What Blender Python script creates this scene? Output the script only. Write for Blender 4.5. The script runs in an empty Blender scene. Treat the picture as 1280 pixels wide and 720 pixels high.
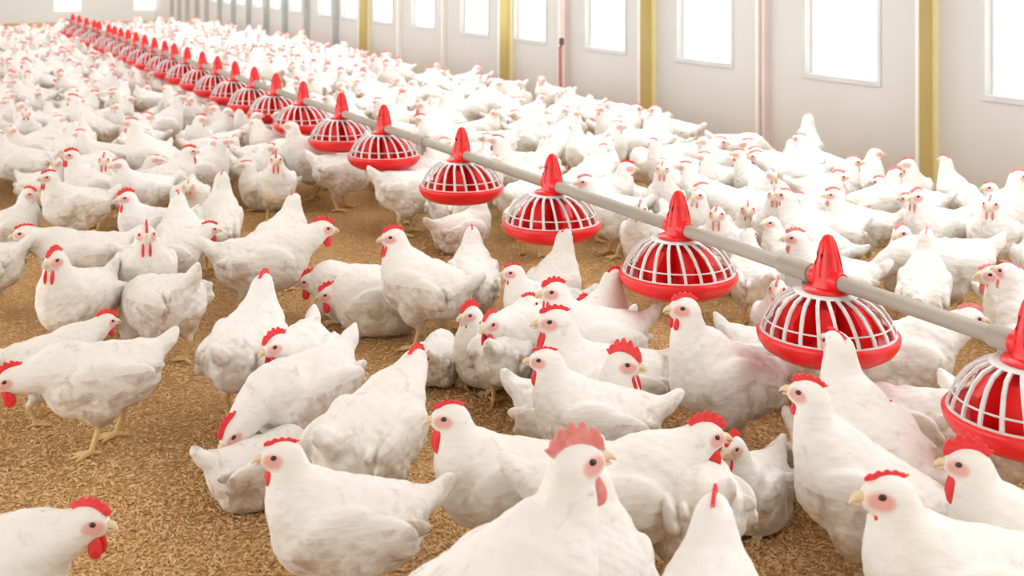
import bpy, math, random
import numpy as np
from mathutils import Vector, Matrix, Euler

C = bpy.context.scene.collection
rnd = random.Random(7)

# ------------------------------------------------------------------ camera model (for reading the photo)
CH = 1.30                      # camera height
HZ = -45.0                     # row of the horizon
FP = 1500.0                    # focal length in pixels of a 1280 wide frame
TH = math.atan(760.0 / 1500.0)   # yaw away from the length of the shed
S, K = math.sin(TH), math.cos(TH)

def ground(u, v, z=0.0):
    d = (CH - z) * FP / (v - HZ)
    l = (u - 640.0) / FP * d
    return d * S + l * K, d * K - l * S

def project(x, y, z):
    d = x * S + y * K
    return 640 + FP * (x * K - y * S) / d, HZ + FP * (CH - z) / d, d

def along(u, X):                 # Y of the plane X=const seen at column u
    a = TH + math.atan((u - 640.0) / FP)
    return X / math.tan(a)

# ------------------------------------------------------------------ mesh helper
class MB:
    def __init__(s): s.v = []; s.f = []; s.m = []
    def add(s, vs, fs, mi=0):
        b = len(s.v); s.v += [tuple(p) for p in vs]; s.f += [tuple(b + i for i in f) for f in fs]; s.m += [mi] * len(fs)
    def box(s, a, b, mi=0):
        x0, y0, z0 = a; x1, y1, z1 = b
        s.add([(x0,y0,z0),(x1,y0,z0),(x1,y1,z0),(x0,y1,z0),(x0,y0,z1),(x1,y0,z1),(x1,y1,z1),(x0,y1,z1)],
              [(0,3,2,1),(4,5,6,7),(0,1,5,4),(1,2,6,5),(2,3,7,6),(3,0,4,7)], mi)
    def lathe(s, prof, n=32, mi=0, cx=0, cy=0, cap0=True, cap1=True):
        vs = []; fs = []
        for r, z in prof:
            for i in range(n):
                a = 2 * math.pi * i / n; vs.append((cx + r * math.cos(a), cy + r * math.sin(a), z))
        for j in range(len(prof) - 1):
            for i in range(n):
                k = (i + 1) % n; fs.append((j*n+i, j*n+k, (j+1)*n+k, (j+1)*n+i))
        if cap0: fs.append(tuple(reversed(range(n))))
        if cap1: fs.append(tuple((len(prof)-1)*n + i for i in range(n)))
        s.add(vs, fs, mi)
    def tube(s, pts, r, n=8, mi=0, flat=1.0, up=(0,0,1)):
        pts = [Vector(p) for p in pts]; vs = []; fs = []
        rr = r if isinstance(r, (list, tuple)) else [r] * len(pts)
        for j, p in enumerate(pts):
            t = (pts[min(j+1, len(pts)-1)] - pts[max(j-1, 0)]).normalized()
            u = Vector(up)
            if abs(t.dot(u)) > .98: u = Vector((1, 0, 0))
            a = t.cross(u).normalized(); b = a.cross(t).normalized()
            for i in range(n):
                q = 2 * math.pi * i / n
                vs.append(p + a * math.cos(q) * rr[j] + b * math.sin(q) * rr[j] * flat)
        for j in range(len(pts) - 1):
            for i in range(n):
                k = (i + 1) % n; fs.append((j*n+i, j*n+k, (j+1)*n+k, (j+1)*n+i))
        fs.append(tuple(reversed(range(n)))); fs.append(tuple((len(pts)-1)*n + i for i in range(n)))
        s.add(vs, fs, mi)
    def mesh(s, name, mats, smooth=True, angle=40):
        me = bpy.data.meshes.new(name)
        me.from_pydata(s.v, [], s.f)
        for m in mats: me.materials.append(m)
        me.polygons.foreach_set('material_index', s.m)
        if smooth:
            me.polygons.foreach_set('use_smooth', [True] * len(s.f))
            try: me.set_sharp_from_angle(angle=math.radians(angle))
            except Exception: pass
        me.update()
        return me

def obj(name, me, parent=None, loc=None, **props):
    o = bpy.data.objects.new(name, me); C.objects.link(o)
    if parent is not None: o.parent = parent
    if loc is not None: o.location = loc
    for k, v in props.items(): o[k] = v
    return o

# ------------------------------------------------------------------ materials
def mat(name, col, rough=.6, spec=.3, metal=0.0, sss=0.0):
    m = bpy.data.materials.new(name); m.use_nodes = True
    nt = m.node_tree; b = nt.nodes['Principled BSDF']
    b.inputs['Base Color'].default_value = (*col, 1)
    b.inputs['Roughness'].default_value = rough
    b.inputs['Specular IOR Level'].default_value = spec
    b.inputs['Metallic'].default_value = metal
    if sss:
        b.inputs['Subsurface Weight'].default_value = sss
        b.inputs['Subsurface Radius'].default_value = (.02, .006, .004)
        b.inputs['Subsurface Scale'].default_value = .6
    return m, nt, b

def N(nt, kind, **kw):
    n = nt.nodes.new(kind)
    for k, v in kw.items():
        if hasattr(n, k): setattr(n, k, v)
        else: n.inputs[k.replace('_', ' ')].default_value = v
    return n

def noisy(name, c1, c2, scale, rough=.6, spec=.3, bump=0.0, bscale=None, metal=0.0, stretch=None, sss=0.0, detail=4):
    m, nt, b = mat(name, c1, rough, spec, metal, sss)
    tc = N(nt, 'ShaderNodeTexCoord'); src = tc.outputs['Object']
    if stretch:
        mp = N(nt, 'ShaderNodeMapping'); mp.inputs['Scale'].default_value = stretch
        nt.links.new(src, mp.inputs['Vector']); src = mp.outputs['Vector']
    n = N(nt, 'ShaderNodeTexNoise', Scale=scale, Detail=detail)
    nt.links.new(src, n.inputs['Vector'])
    r = N(nt, 'ShaderNodeValToRGB')
    r.color_ramp.elements[0].position = .35; r.color_ramp.elements[0].color = (*c1, 1)
    r.color_ramp.elements[1].position = .65; r.color_ramp.elements[1].color = (*c2, 1)
    nt.links.new(n.outputs['Fac'], r.inputs['Fac']); nt.links.new(r.outputs['Color'], b.inputs['Base Color'])
    if bump:
        n2 = N(nt, 'ShaderNodeTexNoise', Scale=bscale or scale * 2, Detail=5)
        nt.links.new(src, n2.inputs['Vector'])
        bp = N(nt, 'ShaderNodeBump', Strength=bump, Distance=.01)
        nt.links.new(n2.outputs['Fac'], bp.inputs['Height']); nt.links.new(bp.outputs['Normal'], b.inputs['Normal'])
    return m

def feather_material():
    m, nt, b = mat('white_feathers', (.86, .85, .82), .82, .15)
    L = nt.links.new
    tc = N(nt, 'ShaderNodeTexCoord'); oi = N(nt, 'ShaderNodeObjectInfo')
    ad = N(nt, 'ShaderNodeVectorMath', operation='ADD')
    sc = N(nt, 'ShaderNodeVectorMath', operation='SCALE')
    L(oi.outputs['Location'], sc.inputs[0]); sc.inputs['Scale'].default_value = 3.7
    L(tc.outputs['Object'], ad.inputs[0]); L(sc.outputs[0], ad.inputs[1])
    at = N(nt, 'ShaderNodeAttribute'); at.attribute_name = 'paint'
    sep = N(nt, 'ShaderNodeSeparateColor'); L(at.outputs['Color'], sep.inputs['Color'])
    # bird to bird tone
    t = N(nt, 'ShaderNodeMix', data_type='RGBA'); L(oi.outputs['Random'], t.inputs[0])
    t.inputs[6].default_value = (.90, .885, .85, 1); t.inputs[7].default_value = (.86, .825, .76, 1)
    # soft cream clouding
    n1 = N(nt, 'ShaderNodeTexNoise', Scale=9.0, Detail=3); L(ad.outputs[0], n1.inputs['Vector'])
    r1 = N(nt, 'ShaderNodeMapRange'); r1.inputs[1].default_value = .45; r1.inputs[2].default_value = .75
    r1.inputs[3].default_value = 0; r1.inputs[4].default_value = .45; L(n1.outputs['Fac'], r1.inputs[0])
    t2 = N(nt, 'ShaderNodeMix', data_type='RGBA'); L(r1.outputs[0], t2.inputs[0]); L(t.outputs[2], t2.inputs[6])
    t2.inputs[7].default_value = (.80, .75, .65, 1)
    # litter stains, mostly on belly, vent and wing edge
    n2 = N(nt, 'ShaderNodeTexNoise', Scale=22.0, Detail=5, Roughness=.6); L(ad.outputs[0], n2.inputs['Vector'])
    n2.inputs['Distortion'].default_value = .6
    a1 = N(nt, 'ShaderNodeMath', operation='MULTIPLY_ADD'); L(sep.outputs['Blue'], a1.inputs[0]); a1.inputs[1].default_value = .30
    L(n2.outputs['Fac'], a1.inputs[2])
    r2 = N(nt, 'ShaderNodeMapRange'); r2.inputs[1].default_value = .60; r2.inputs[2].default_value = .86
    r2.inputs[3].default_value = 0; r2.inputs[4].default_value = .75; L(a1.outputs[0], r2.inputs[0])
    t3 = N(nt, 'ShaderNodeMix', data_type='RGBA'); L(r2.outputs[0], t3.inputs[0]); L(t2.outputs[2], t3.inputs[6])
    t3.inputs[7].default_value = (.46, .335, .22, 1)
    # red skin of the face, yellow of the shanks
    t4 = N(nt, 'ShaderNodeMix', data_type='RGBA'); L(sep.outputs['Red'], t4.inputs[0]); L(t3.outputs[2], t4.inputs[6])
    t4.inputs[7].default_value = (.80, .35, .30, 1)
    t5 = N(nt, 'ShaderNodeMix', data_type='RGBA'); L(sep.outputs['Green'], t5.inputs[0]); L(t4.outputs[2], t5.inputs[6])
    t5.inputs[7].default_value = (.78, .55, .26, 1)
    L(t5.outputs[2], b.inputs['Base Color'])
    # feather relief: overlapping vanes running back along the bird
    mp = N(nt, 'ShaderNodeMapping'); mp.inputs['Scale'].default_value = (30, 55, 60); L(tc.outputs['Object'], mp.inputs['Vector'])
    vo = N(nt, 'ShaderNodeTexVoronoi', Scale=1.0); vo.feature = 'SMOOTH_F1'; vo.inputs['Smoothness'].default_value = .35
    L(mp.outputs['Vector'], vo.inputs['Vector'])
    mp2 = N(nt, 'ShaderNodeMapping'); mp2.inputs['Scale'].default_value = (40, 240, 200); L(tc.outputs['Object'], mp2.inputs['Vector'])
    n3 = N(nt, 'ShaderNodeTexNoise', Scale=1.0, Detail=3); L(mp2.outputs['Vector'], n3.inputs['Vector'])
    mx = N(nt, 'ShaderNodeMath', operation='MULTIPLY_ADD'); L(n3.outputs['Fac'], mx.inputs[0]); mx.inputs[1].default_value = .5
    L(vo.outputs['Distance'], mx.inputs[2])
    bp = N(nt, 'ShaderNodeBump', Strength=.5, Distance=.005); L(mx.outputs[0], bp.inputs['Height'])
    L(bp.outputs['Normal'], b.inputs['Normal'])
    b.inputs['Subsurface Weight'].default_value = .0
    return m

M_feather = feather_material()
M_comb = noisy('comb_skin', (.78, .025, .03), (.85, .06, .06), 90, .45, .4, .25, 160, sss=.15)
M_combpale = noisy('pale_comb_skin', (.74, .20, .19), (.82, .34, .31), 60, .5, .35, .25, 160, sss=.15)  # paler comb variety; also paints in window glare on combs
M_beak = noisy('beak_horn', (.82, .66, .42), (.74, .58, .36), 60, .4, .4)
M_eye = noisy('eye_gloss', (.03, .015, .01), (.05, .02, .01), 60, .1, .6)
M_red = noisy('red_plastic', (.82, .012, .015), (.86, .018, .02), 12, .28, .5, .04, 60)
M_redin = M_red
M_grill = noisy('grille_plastic', (.66, .65, .62), (.78, .77, .75), 30, .4, .4, .06, 80)
M_pipe = noisy('galvanised_pipe', (.36, .315, .25), (.45, .40, .33), 25, .5, .35, .05, 60, stretch=(1, .1, 1))
M_wall = noisy('painted_wall', (.58, .56, .525), (.61, .59, .555), 1.1, .75, .2, .05, 40)
M_endwall = noisy('end_wall_panel', (.72, .76, .765), (.76, .80, .80), 1.3, .75, .2, .05, 40)
M_trim = noisy('grey_window_trim', (.56, .555, .545), (.60, .595, .585), 5, .6, .3)
M_frame = noisy('white_window_frame', (.80, .81, .82), (.84, .85, .85), 5, .5, .3)
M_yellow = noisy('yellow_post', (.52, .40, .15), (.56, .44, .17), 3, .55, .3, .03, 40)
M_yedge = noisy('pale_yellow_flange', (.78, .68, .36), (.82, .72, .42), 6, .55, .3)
M_cream = noisy('cream_stud', (.78, .72, .66), (.82, .77, .71), 5, .6, .3)
M_pink = noisy('pinkish_stud', (.68, .56, .52), (.72, .61, .57), 5, .6, .3)
M_grey = noisy('grey_post', (.40, .42, .40), (.48, .50, .47), 5, .6, .3)
M_foot = noisy('brown_wall_foot', (.42, .29, .17), (.50, .36, .22), 8, .8, .2, .1, 30)

def litter_material(name, base_only=False):
    m, nt, b = mat(name, (.4, .25, .12), .9, .12)
    L = nt.links.new
    tc = N(nt, 'ShaderNodeTexCoord')
    nd = N(nt, 'ShaderNodeTexNoise', Scale=16.0, Detail=3); L(tc.outputs['Object'], nd.inputs['Vector'])
    ad = N(nt, 'ShaderNodeVectorMath', operation='MULTIPLY_ADD'); L(nd.outputs['Color'], ad.inputs[0])
    ad.inputs[1].default_value = (.04, .04, .04); L(tc.outputs['Object'], ad.inputs[2])
    mp = N(nt, 'ShaderNodeMapping'); mp.inputs['Scale'].default_value = (1.0, 1.5, 1.0); mp.inputs['Rotation'].default_value = (0, 0, .5)
    L(ad.outputs[0], mp.inputs['Vector'])
    vo = N(nt, 'ShaderNodeTexVoronoi', Scale=105.0); L(mp.outputs['Vector'], vo.inputs['Vector'])
    sp = N(nt, 'ShaderNodeSeparateColor'); L(vo.outputs['Color'], sp.inputs['Color'])
    r = N(nt, 'ShaderNodeValToRGB'); e = r.color_ramp.elements
    e[0].position = 0; e[0].color = (.50, .26, .10, 1)
    e[1].position = 1; e[1].color = (.82, .55, .30, 1)
    x = e.new(.35); x.color = (.66, .37, .15, 1)
    x = e.new(.7); x.color = (.74, .45, .20, 1)
    L(sp.outputs['Red'], r.inputs['Fac'])
    n = N(nt, 'ShaderNodeTexNoise', Scale=1.6, Detail=5); L(tc.outputs['Object'], n.inputs['Vector'])
    rr = N(nt, 'ShaderNodeMapRange'); rr.inputs[1].default_value = .35; rr.inputs[2].default_value = .7; rr.inputs[4].default_value = .5
    L(n.outputs['Fac'], rr.inputs[0])
    mx = N(nt, 'ShaderNodeMix', data_type='RGBA'); L(rr.outputs[0], mx.inputs[0]); L(r.outputs['Color'], mx.inputs[6])
    mx.inputs[7].default_value = (.70, .41, .15, 1)
    L(mx.outputs[2], b.inputs['Base Color'])
    n2 = N(nt, 'ShaderNodeTexNoise', Scale=90.0, Detail=4); L(tc.outputs['Object'], n2.inputs['Vector'])
    h = N(nt, 'ShaderNodeMath', operation='SUBTRACT'); L(n2.outputs['Fac'], h.inputs[0]); L(vo.outputs['Distance'], h.inputs[1])
    bp = N(nt, 'ShaderNodeBump', Strength=1.0, Distance=.012); L(h.outputs[0], bp.inputs['Height']); L(bp.outputs['Normal'], b.inputs['Normal'])
    return m
M_litter = litter_material('litter')
M_chipA = noisy('wood_shaving_tan', (.78, .48, .22), (.86, .60, .33), 40, .85, .1)
M_chipB = noisy('wood_shaving_brown', (.58, .32, .13), (.70, .43, .20), 40, .85, .1)
M_chipC = noisy('wood_shaving_pale', (.68, .46, .25), (.74, .54, .33), 40, .85, .1)

# ------------------------------------------------------------------ the shed
WX, EY = 5.16, 28.3
T = .10
b = MB(); b.box((-6,-3,-.15),(WX+T,EY+T,0))
obj('floor', b.mesh('floor', [M_litter], False), kind='structure')

SILL, HEAD = .60, 1.62
WIN = [(1232,1322),(1007,1097),(847,914),(732,781),(643,682),(576,610),(514.5,543),(467,490),(427,446),(398,413),(362,376),(338,350),(316,327),(296,306),(280,288),(264,271),(250,256),(236,241),(226,230)]
wins = sorted([tuple(sorted((along(a, WX), along(c, WX)))) for a, c in WIN])
T = .10
# wall with real openings
b = MB(); y = -1.0
wins = [(-.35, .45), (1.3, 2.1)] + [w for w in wins]
wins = [w for i, w in enumerate(wins) if w[1] > w[0] and (i < 2 or w[0] > 2.6)]
b.box((WX, -1, 0), (WX+T, EY, SILL)); b.box((WX, -1, HEAD), (WX+T, EY, 3.2))
for y0, y1 in wins:
    b.box((WX, y, SILL), (WX+T, y0, HEAD)); y = y1
b.box((WX, y, SILL), (WX+T, EY, HEAD))
obj('wall_right', b.mesh('wall_right', [M_wall], False), kind='structure')
for i, (y0, y1) in enumerate(wins):
    f = MB(); t = .014
    f.box((WX+.05, y0, SILL), (WX+.08, y1, SILL+t)); f.box((WX+.05, y0, HEAD-t), (WX+.08, y1, HEAD))
    f.box((WX+.05, y0, SILL+t), (WX+.08, y0+t, HEAD-t)); f.box((WX+.05, y1-t, SILL+t), (WX+.08, y1, HEAD-t))
    w = obj('window_%d' % (i+1), f.mesh('window_frame', [M_frame], False), kind='structure')
    if i < 9:
        f = MB(); ym = y1 - .055
        f.box((WX+.055, ym-.006, SILL+t), (WX+.075, ym+.006, HEAD-t))
        obj('sash_bar', f.mesh('sash_bar', [M_frame], False), w)
    # shallow trim around the opening
    f = MB(); q = .03
    f.box((WX-.006, y0-q, SILL-q), (WX, y1+q, SILL)); f.box((WX-.006, y0-q, SILL), (WX, y0, HEAD)); f.box((WX-.006, y1, SILL), (WX, y1+q, HEAD))
    obj('window_trim', f.mesh('window_trim', [M_trim], False), w)

# end wall with its two windows
def ywin(u0, u1):
    r = []
    for u in (u0, u1):
        a = TH + math.atan((u-640.0)/FP); r.append(EY*math.tan(a))
    return r
ew = [ywin(66, 103), ywin(166, 196)]
b = MB(); x = -4.0
es = .22
b.box((-4, EY, 0), (WX+T, EY+T, es)); b.box((-4, EY, 1.7), (WX+T, EY+T, 3.2))
for x0, x1 in ew:
    b.box((x, EY, es), (x0, EY+T, 1.7)); x = x1
b.box((x, EY, es), (WX+T, EY+T, 1.7))
obj('wall_end', b.mesh('wall_end', [M_endwall], False), kind='structure')
for i, (x0, x1) in enumerate(ew):
    f = MB(); t = .04
    f.box((x0, EY+.01, es), (x1, EY+.08, es+t)); f.box((x0, EY+.01, 1.7-t), (x1, EY+.08, 1.7))
    f.box((x0, EY+.01, es+t), (x0+t, EY+.08, 1.7-t)); f.box((x1-t, EY+.01, es+t), (x1, EY+.08, 1.7-t))
    obj('window_%d' % (len(wins)+i+1), f.mesh('window_frame', [M_frame], False), kind='structure')
b = MB(); b.box((WX-.02, -1, 0), (WX, EY, .035))  # low brown strip along the foot of the wall
obj('foot_strip_right', b.mesh('foot_strip_right', [M_foot], False), kind='structure')

b = MB(); b.box((-6,-3,3.2),(2.5,EY+T,3.3)); b.box((4.9,-3,3.2),(WX+T,EY+T,3.3))  # unseen roof; its open skylight strip is added to light the window side
for k in range(9): b.box((2.5,-1+3.6*k,3.2),(4.9,-.9+3.6*k,3.3))
obj('ceiling', b.mesh('ceiling', [M_frame], False), kind='structure')
b = MB(); b.box((-6,-3.1,0),(WX+T,-3,3.2))  # unseen wall behind the camera, added to cut the front fill light
obj('wall_near', b.mesh('wall_near', [M_endwall], False), kind='structure')
# posts along the wall
def post(u0, u1, style):
    dep = {'yellow': .15, 'pair': .03, 'thin': .03, 'grey': .08}[style]
    y1 = along(u0, WX-dep); y0 = along(u1, WX)
    if y1 - y0 < .03: y0 = y1 - .03
    b = MB()
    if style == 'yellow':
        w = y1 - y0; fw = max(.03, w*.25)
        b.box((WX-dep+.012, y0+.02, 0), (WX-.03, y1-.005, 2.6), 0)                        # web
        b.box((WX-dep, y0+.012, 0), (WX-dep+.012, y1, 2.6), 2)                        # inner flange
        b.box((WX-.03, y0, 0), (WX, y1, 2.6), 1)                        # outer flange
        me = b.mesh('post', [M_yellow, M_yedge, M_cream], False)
    elif style == 'pair':
        g = (y1-y0)
        b.box((WX-.05, y0, 0), (WX, y0+g*.28, 2.6), 1); b.box((WX-.05, y1-g*.3, 0), (WX, y1, 2.6), 0)
        b.box((WX-.02, y0+g*.28, 0), (WX, y1-g*.3, 2.6), 1)
        me = b.mesh('post', [M_cream, M_pink], False)
    elif style == 'thin':
        b.box((WX-.045, y0, 0), (WX, y1, 2.6)); me = b.mesh('post', [M_cream], False)
    else:
        b.box((WX-.08, y0, 0), (WX, y1, 2.6)); me = b.mesh('post', [M_grey, M_cream], False)
    return me
PO = [(1144,1172,'yellow'),(947,963,'pair'),(797,818,'yellow'),(700,712,'pair'),(622,635,'yellow'),(553,558,'thin'),(497,502,'thin'),
      (447,460,'yellow'),(415,421,'grey'),(378,387,'grey'),(352,358,'grey'),(329,334,'grey'),(307,311,'grey'),(288,292,'grey'),(271,274.5,'grey'),
      (255,258,'grey'),(243,245.5,'grey'),(231,233,'grey'),(221,223.5,'grey'),(212,214,'grey')]
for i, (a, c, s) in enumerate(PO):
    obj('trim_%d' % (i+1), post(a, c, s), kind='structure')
# hose with a hook hanging before the fourth post
hy = along(702, WX-.13)
t = bpy.data.objects.new('hanging_hose', None); C.objects.link(t); t.location = (WX-.13, hy, 0)
t['label'] = 'pink and cream hose hanging in front of the pale wall stud between windows'; t['category'] = 'hose'
b = MB(); b.tube([(0,0,.98+.04*k) if k else (0,0,.62) for k in range(0,40,6)], .011); obj('hose', b.mesh('hose', [M_pink]), t)
b = MB(); b.tube([(0,0,.62),(.0,.03,.58),(0,.03,.30),(0,.02,.22)], .012); obj('nozzle', b.mesh('nozzle', [noisy('hose_end', (.45,.12,.12),(.55,.2,.18),20)]), t)
b = MB(); b.lathe([(.005,.60),(.022,.61),(.022,.66),(.008,.67)], 12); obj('coupling', b.mesh('coupling', [noisy('dark_coupling', (.15,.08,.08),(.2,.1,.1),20)]), t)

# ------------------------------------------------------------------ feed line
PX, PZ = 2.115, .492
HUBS = [1290,1035,848,690,577,480,427,379,345,318,294,272,253,234,218,206,193,181,170,160,151,143,136,130,124,118,113,108,103,99,95,91,88]
hubY = [along(u, PX) for u in HUBS]
keep = [hubY[0]]
for q in hubY[1:]:
    if q - keep[-1] > .40: keep.append(q)
hubY = keep
ORD = ['first','second','third','fourth','fifth','sixth','seventh','eighth','ninth','tenth','eleventh','twelfth','thirteenth','fourteenth','fifteenth','sixteenth','seventeenth','eighteenth','nineteenth','twentieth','twenty-first','twenty-second','twenty-third','twenty-fourth','twenty-fifth','twenty-sixth','twenty-seventh','twenty-eighth','twenty-ninth','thirtieth','thirty-first','thirty-second','thirty-third','thirty-fourth','thirty-fifth']

pr = bpy.data.objects.new('feed_pipe', None); C.objects.link(pr); pr.location = (PX, 0, PZ)
pr['label'] = 'long grey metal feed pipe running down the shed through all the red feeders'; pr['category'] = 'pipe'
b = MB(); b.tube([(0, .6 + .5*k, 0) for k in range(0, 37)] + [(0, hubY[-1]+.15, 0)], .0195, 20); obj('tube', b.mesh('tube', [M_pipe]), pr)
cm = None
for yy in (along(996, PX), along(1268, PX), 5.1, 8.0, 11.1, 14.2):
    if cm is None:
        b = MB(); b.tube([(0,-.06,0),(0,-.058,0),(0,.058,0),(0,.06,0)], [.021,.0255,.0255,.021], 16)
        b.box((-.012,-.035,-.05),(.012,.035,-.02)); b.box((-.006,-.02,-.065),(.006,.02,-.045))
        cm = b.mesh('coupling', [M_pipe])
    obj('coupling', cm, pr, (0, yy, 0))

def feeder_meshes():
    out = {}
    # pan (origin at feeder axis on the floor, heights absolute)
    b = MB(); R = .178
    prof = [(.02,.292),(.10,.292),(.135,.300),(.165,.318),(.176,.334),(.180,.345),(.181,.356),(.176,.362),(.170,.358),(.168,.345),(.155,.328),(.13,.312),(.09,.306),(.03,.306)]
    b.lathe(prof, 48)
    out['pan'] = b.mesh('pan', [M_red], True, 50)
    # inner drum / feed cone
    b = MB()
    b.lathe([(.100,.308),(.090,.325),(.058,.35),(.042,.39),(.042,.452)], 24)
    for i in range(7):       # upright red paddles
        a = 2*math.pi*i/7; ca, sa = math.cos(a), math.sin(a)
        t = .021
        vs = []
        for r, z0, z1 in ((.04,.33,.447),(.09,.315,.435),(.122,.31,.395)):
            for s in (-t, t):
                vs += [(r*ca - s*sa, r*sa + s*ca, z0), (r*ca - s*sa, r*sa + s*ca, z1)]
        b.add(vs, [(0,4,5,1),(2,3,7,6),(1,5,7,3),(4,8,9,5),(6,7,11,10),(5,9,11,7),(8,10,11,9),(0,2,6,4),(4,6,10,8),(0,1,3,2)])
    out['feed_cone'] = b.mesh('feed_cone', [M_red], True, 35)
    # grille
    b = MB(); ns = 22
    for i in range(ns):
        a = 2*math.pi*(i+.5)/ns; ca, sa = math.cos(a), math.sin(a)
        pts = []; sw = .0
        for r, z in ((.062,.458),(.085,.456),(.110,.446),(.134,.426),(.152,.400),(.163,.378),(.168,.358)):
            q = a + .22*(r-.06)/.11; pts.append((r*math.cos(q), r*math.sin(q), z))
        # flat rib: box section swept
        vs = []; fs = []; w, h = .0044, .003
        for j, p in enumerate(pts):
            p = Vector(p); tg = (Vector(pts[min(j+1,6)]) - Vector(pts[max(j-1,0)])).normalized()
            side = Vector((-sa, ca, 0)); nr = side.cross(tg).normalized()
            vs += [p + side*w + nr*h, p - side*w + nr*h, p - side*w - nr*h, p + side*w - nr*h]
        for j in range(6):
            for k in range(4):
                l = (k+1) % 4; fs.append((j*4+k, j*4+l, (j+1)*4+l, (j+1)*4+k))
        fs += [(0,3,2,1), (24,25,26,27)]
        b.add(vs, fs)
    def ring(r, z, rr, h):
        n = 56; vs = []; fs = []
        for i in range(n):
            a = 2*math.pi*i/n
            for q in range(6):
                c = 2*math.pi*q/6; R_ = r + rr*math.cos(c); vs.append((R_*math.cos(a), R_*math.sin(a), z + h*math.sin(c)))
        for i in range(n):
            for q in range(6):
                k = (i+1) % n; p = (q+1) % 6; fs.append((i*6+q, k*6+q, k*6+p, i*6+p))
        b.add(vs, fs)
    ring(.070, .459, .016, .004); ring(.1585, .389, .0022, .0022); ring(.168, .360, .0045, .004)
    b.lathe([(.052,.452),(.074,.456),(.076,.462),(.05,.464)], 32)
    out['grille'] = b.mesh('grille', [M_grill], True, 35)
    # red hub saddle over the pipe
    b = MB()
    b.lathe([(.060,.462),(.064,.466),(.060,.470),(.040,.475),(.036,.49),(.035,.515),(.031,.532),(.026,.552),(.020,.578),(.014,.598),(.006,.606)], 20)
    for i in range(8):       # raised vertical ribs
        a = 2*math.pi*(i+.25)/8; ca, sa = math.cos(a), math.sin(a)
        pts = [(r*ca, r*sa, z) for r, z in ((.035,.50),(.031,.53),(.025,.56),(.018,.585),(.010,.602))]
        b.tube(pts, [.0045,.0045,.004,.0035,.002], 6)
    # collars where the pipe enters
    b.tube([(0,-.052,PZ),(0,-.040,PZ),(0,.040,PZ),(0,.052,PZ)], [.024,.027,.027,.024], 16)
    out['hub'] = b.mesh('hub', [M_red], True, 40)
    return out
FM = feeder_meshes()
NF = len(hubY)
for i, yy in enumerate(hubY):
    r = bpy.data.objects.new('pan_feeder', None); C.objects.link(r); r.location = (PX, yy, 0)
    r.rotation_euler.z = 0
    if i == 0: lab = 'red pan feeder cut off by the photo edge, first on the pipe from the camera'
    elif i == 1: lab = 'large red pan feeder with pale grille, second on the pipe from the camera'
    else: lab = 'red pan feeder with pale grille, %s on the pipe from the camera' % ORD[i]
    r['label'] = lab; r['category'] = 'feeder'; r['group'] = 'red pan feeders on the feed pipe'
    for k in ('pan', 'feed_cone', 'grille', 'hub'):
        o = obj(k, FM[k], r)
        if k in ('grille', 'feed_cone'): o.rotation_euler.z = i * .37

# ------------------------------------------------------------------ chickens: a signed distance body, meshed with surface nets
def surface_nets(F, org, h):
    ins = F < 0
    nx, ny, nz = F.shape
    c = [ins[dx:nx-1+dx, dy:ny-1+dy, dz:nz-1+dz] for dx in (0,1) for dy in (0,1) for dz in (0,1)]
    s = sum(a.astype(np.int8) for a in c)
    act = (s > 0) & (s < 8)
    ix = np.argwhere(act)
    idx = -np.ones(act.shape, np.int64); idx[act] = np.arange(len(ix))
    acc = np.zeros((len(ix), 3)); cnt = np.zeros(len(ix))
    cor = [(dx, dy, dz) for dx in (0,1) for dy in (0,1) for dz in (0,1)]
    for a in range(8):
        for b_ in range(a+1, 8):
            A, B = np.array(cor[a]), np.array(cor[b_])
            if np.abs(A-B).sum() != 1: continue
            fa = F[ix[:,0]+A[0], ix[:,1]+A[1], ix[:,2]+A[2]]; fb = F[ix[:,0]+B[0], ix[:,1]+B[1], ix[:,2]+B[2]]
            m = (fa < 0) != (fb < 0)
            t = np.where(m, fa / np.where(m, fa - fb, 1), 0)
            acc[m] += (A[None,:] + t[m,None]*(B-A)[None,:]); cnt[m] += 1
    V = (ix + acc / cnt[:,None]) * h + org
    faces = []
    for ax in range(3):
        sl0 = [slice(None)]*3; sl1 = [slice(None)]*3
        sl0[ax] = slice(0,-1); sl1[ax] = slice(1,None)
        a, b_ = ins[tuple(sl0)], ins[tuple(sl1)]
        e = np.argwhere(a != b_)
        u, v = [(1,2),(2,0),(0,1)][ax]
        ok = (e[:,u] > 0) & (e[:,v] > 0) & (e[:,u] < F.shape[u]-1) & (e[:,v] < F.shape[v]-1)
        e = e[ok]
        fl = a[tuple(e.T)]
        def cell(du, dv):
            q = e.copy(); q[:,u] -= du; q[:,v] -= dv; return idx[tuple(q.T)]
        q = np.stack([cell(1,1), cell(0,1), cell(0,0), cell(1,0)], 1)
        q[~fl] = q[~fl][:, ::-1]
        faces.append(q)
    return V, np.concatenate(faces)

def rot(yaw=0, pitch=0, roll=0):      # pitch up positive
    return np.array(Matrix.Rotation(math.radians(yaw), 3, 'Z') @ Matrix.Rotation(-math.radians(pitch), 3, 'Y') @ Matrix.Rotation(math.radians(roll), 3, 'X'))

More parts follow.
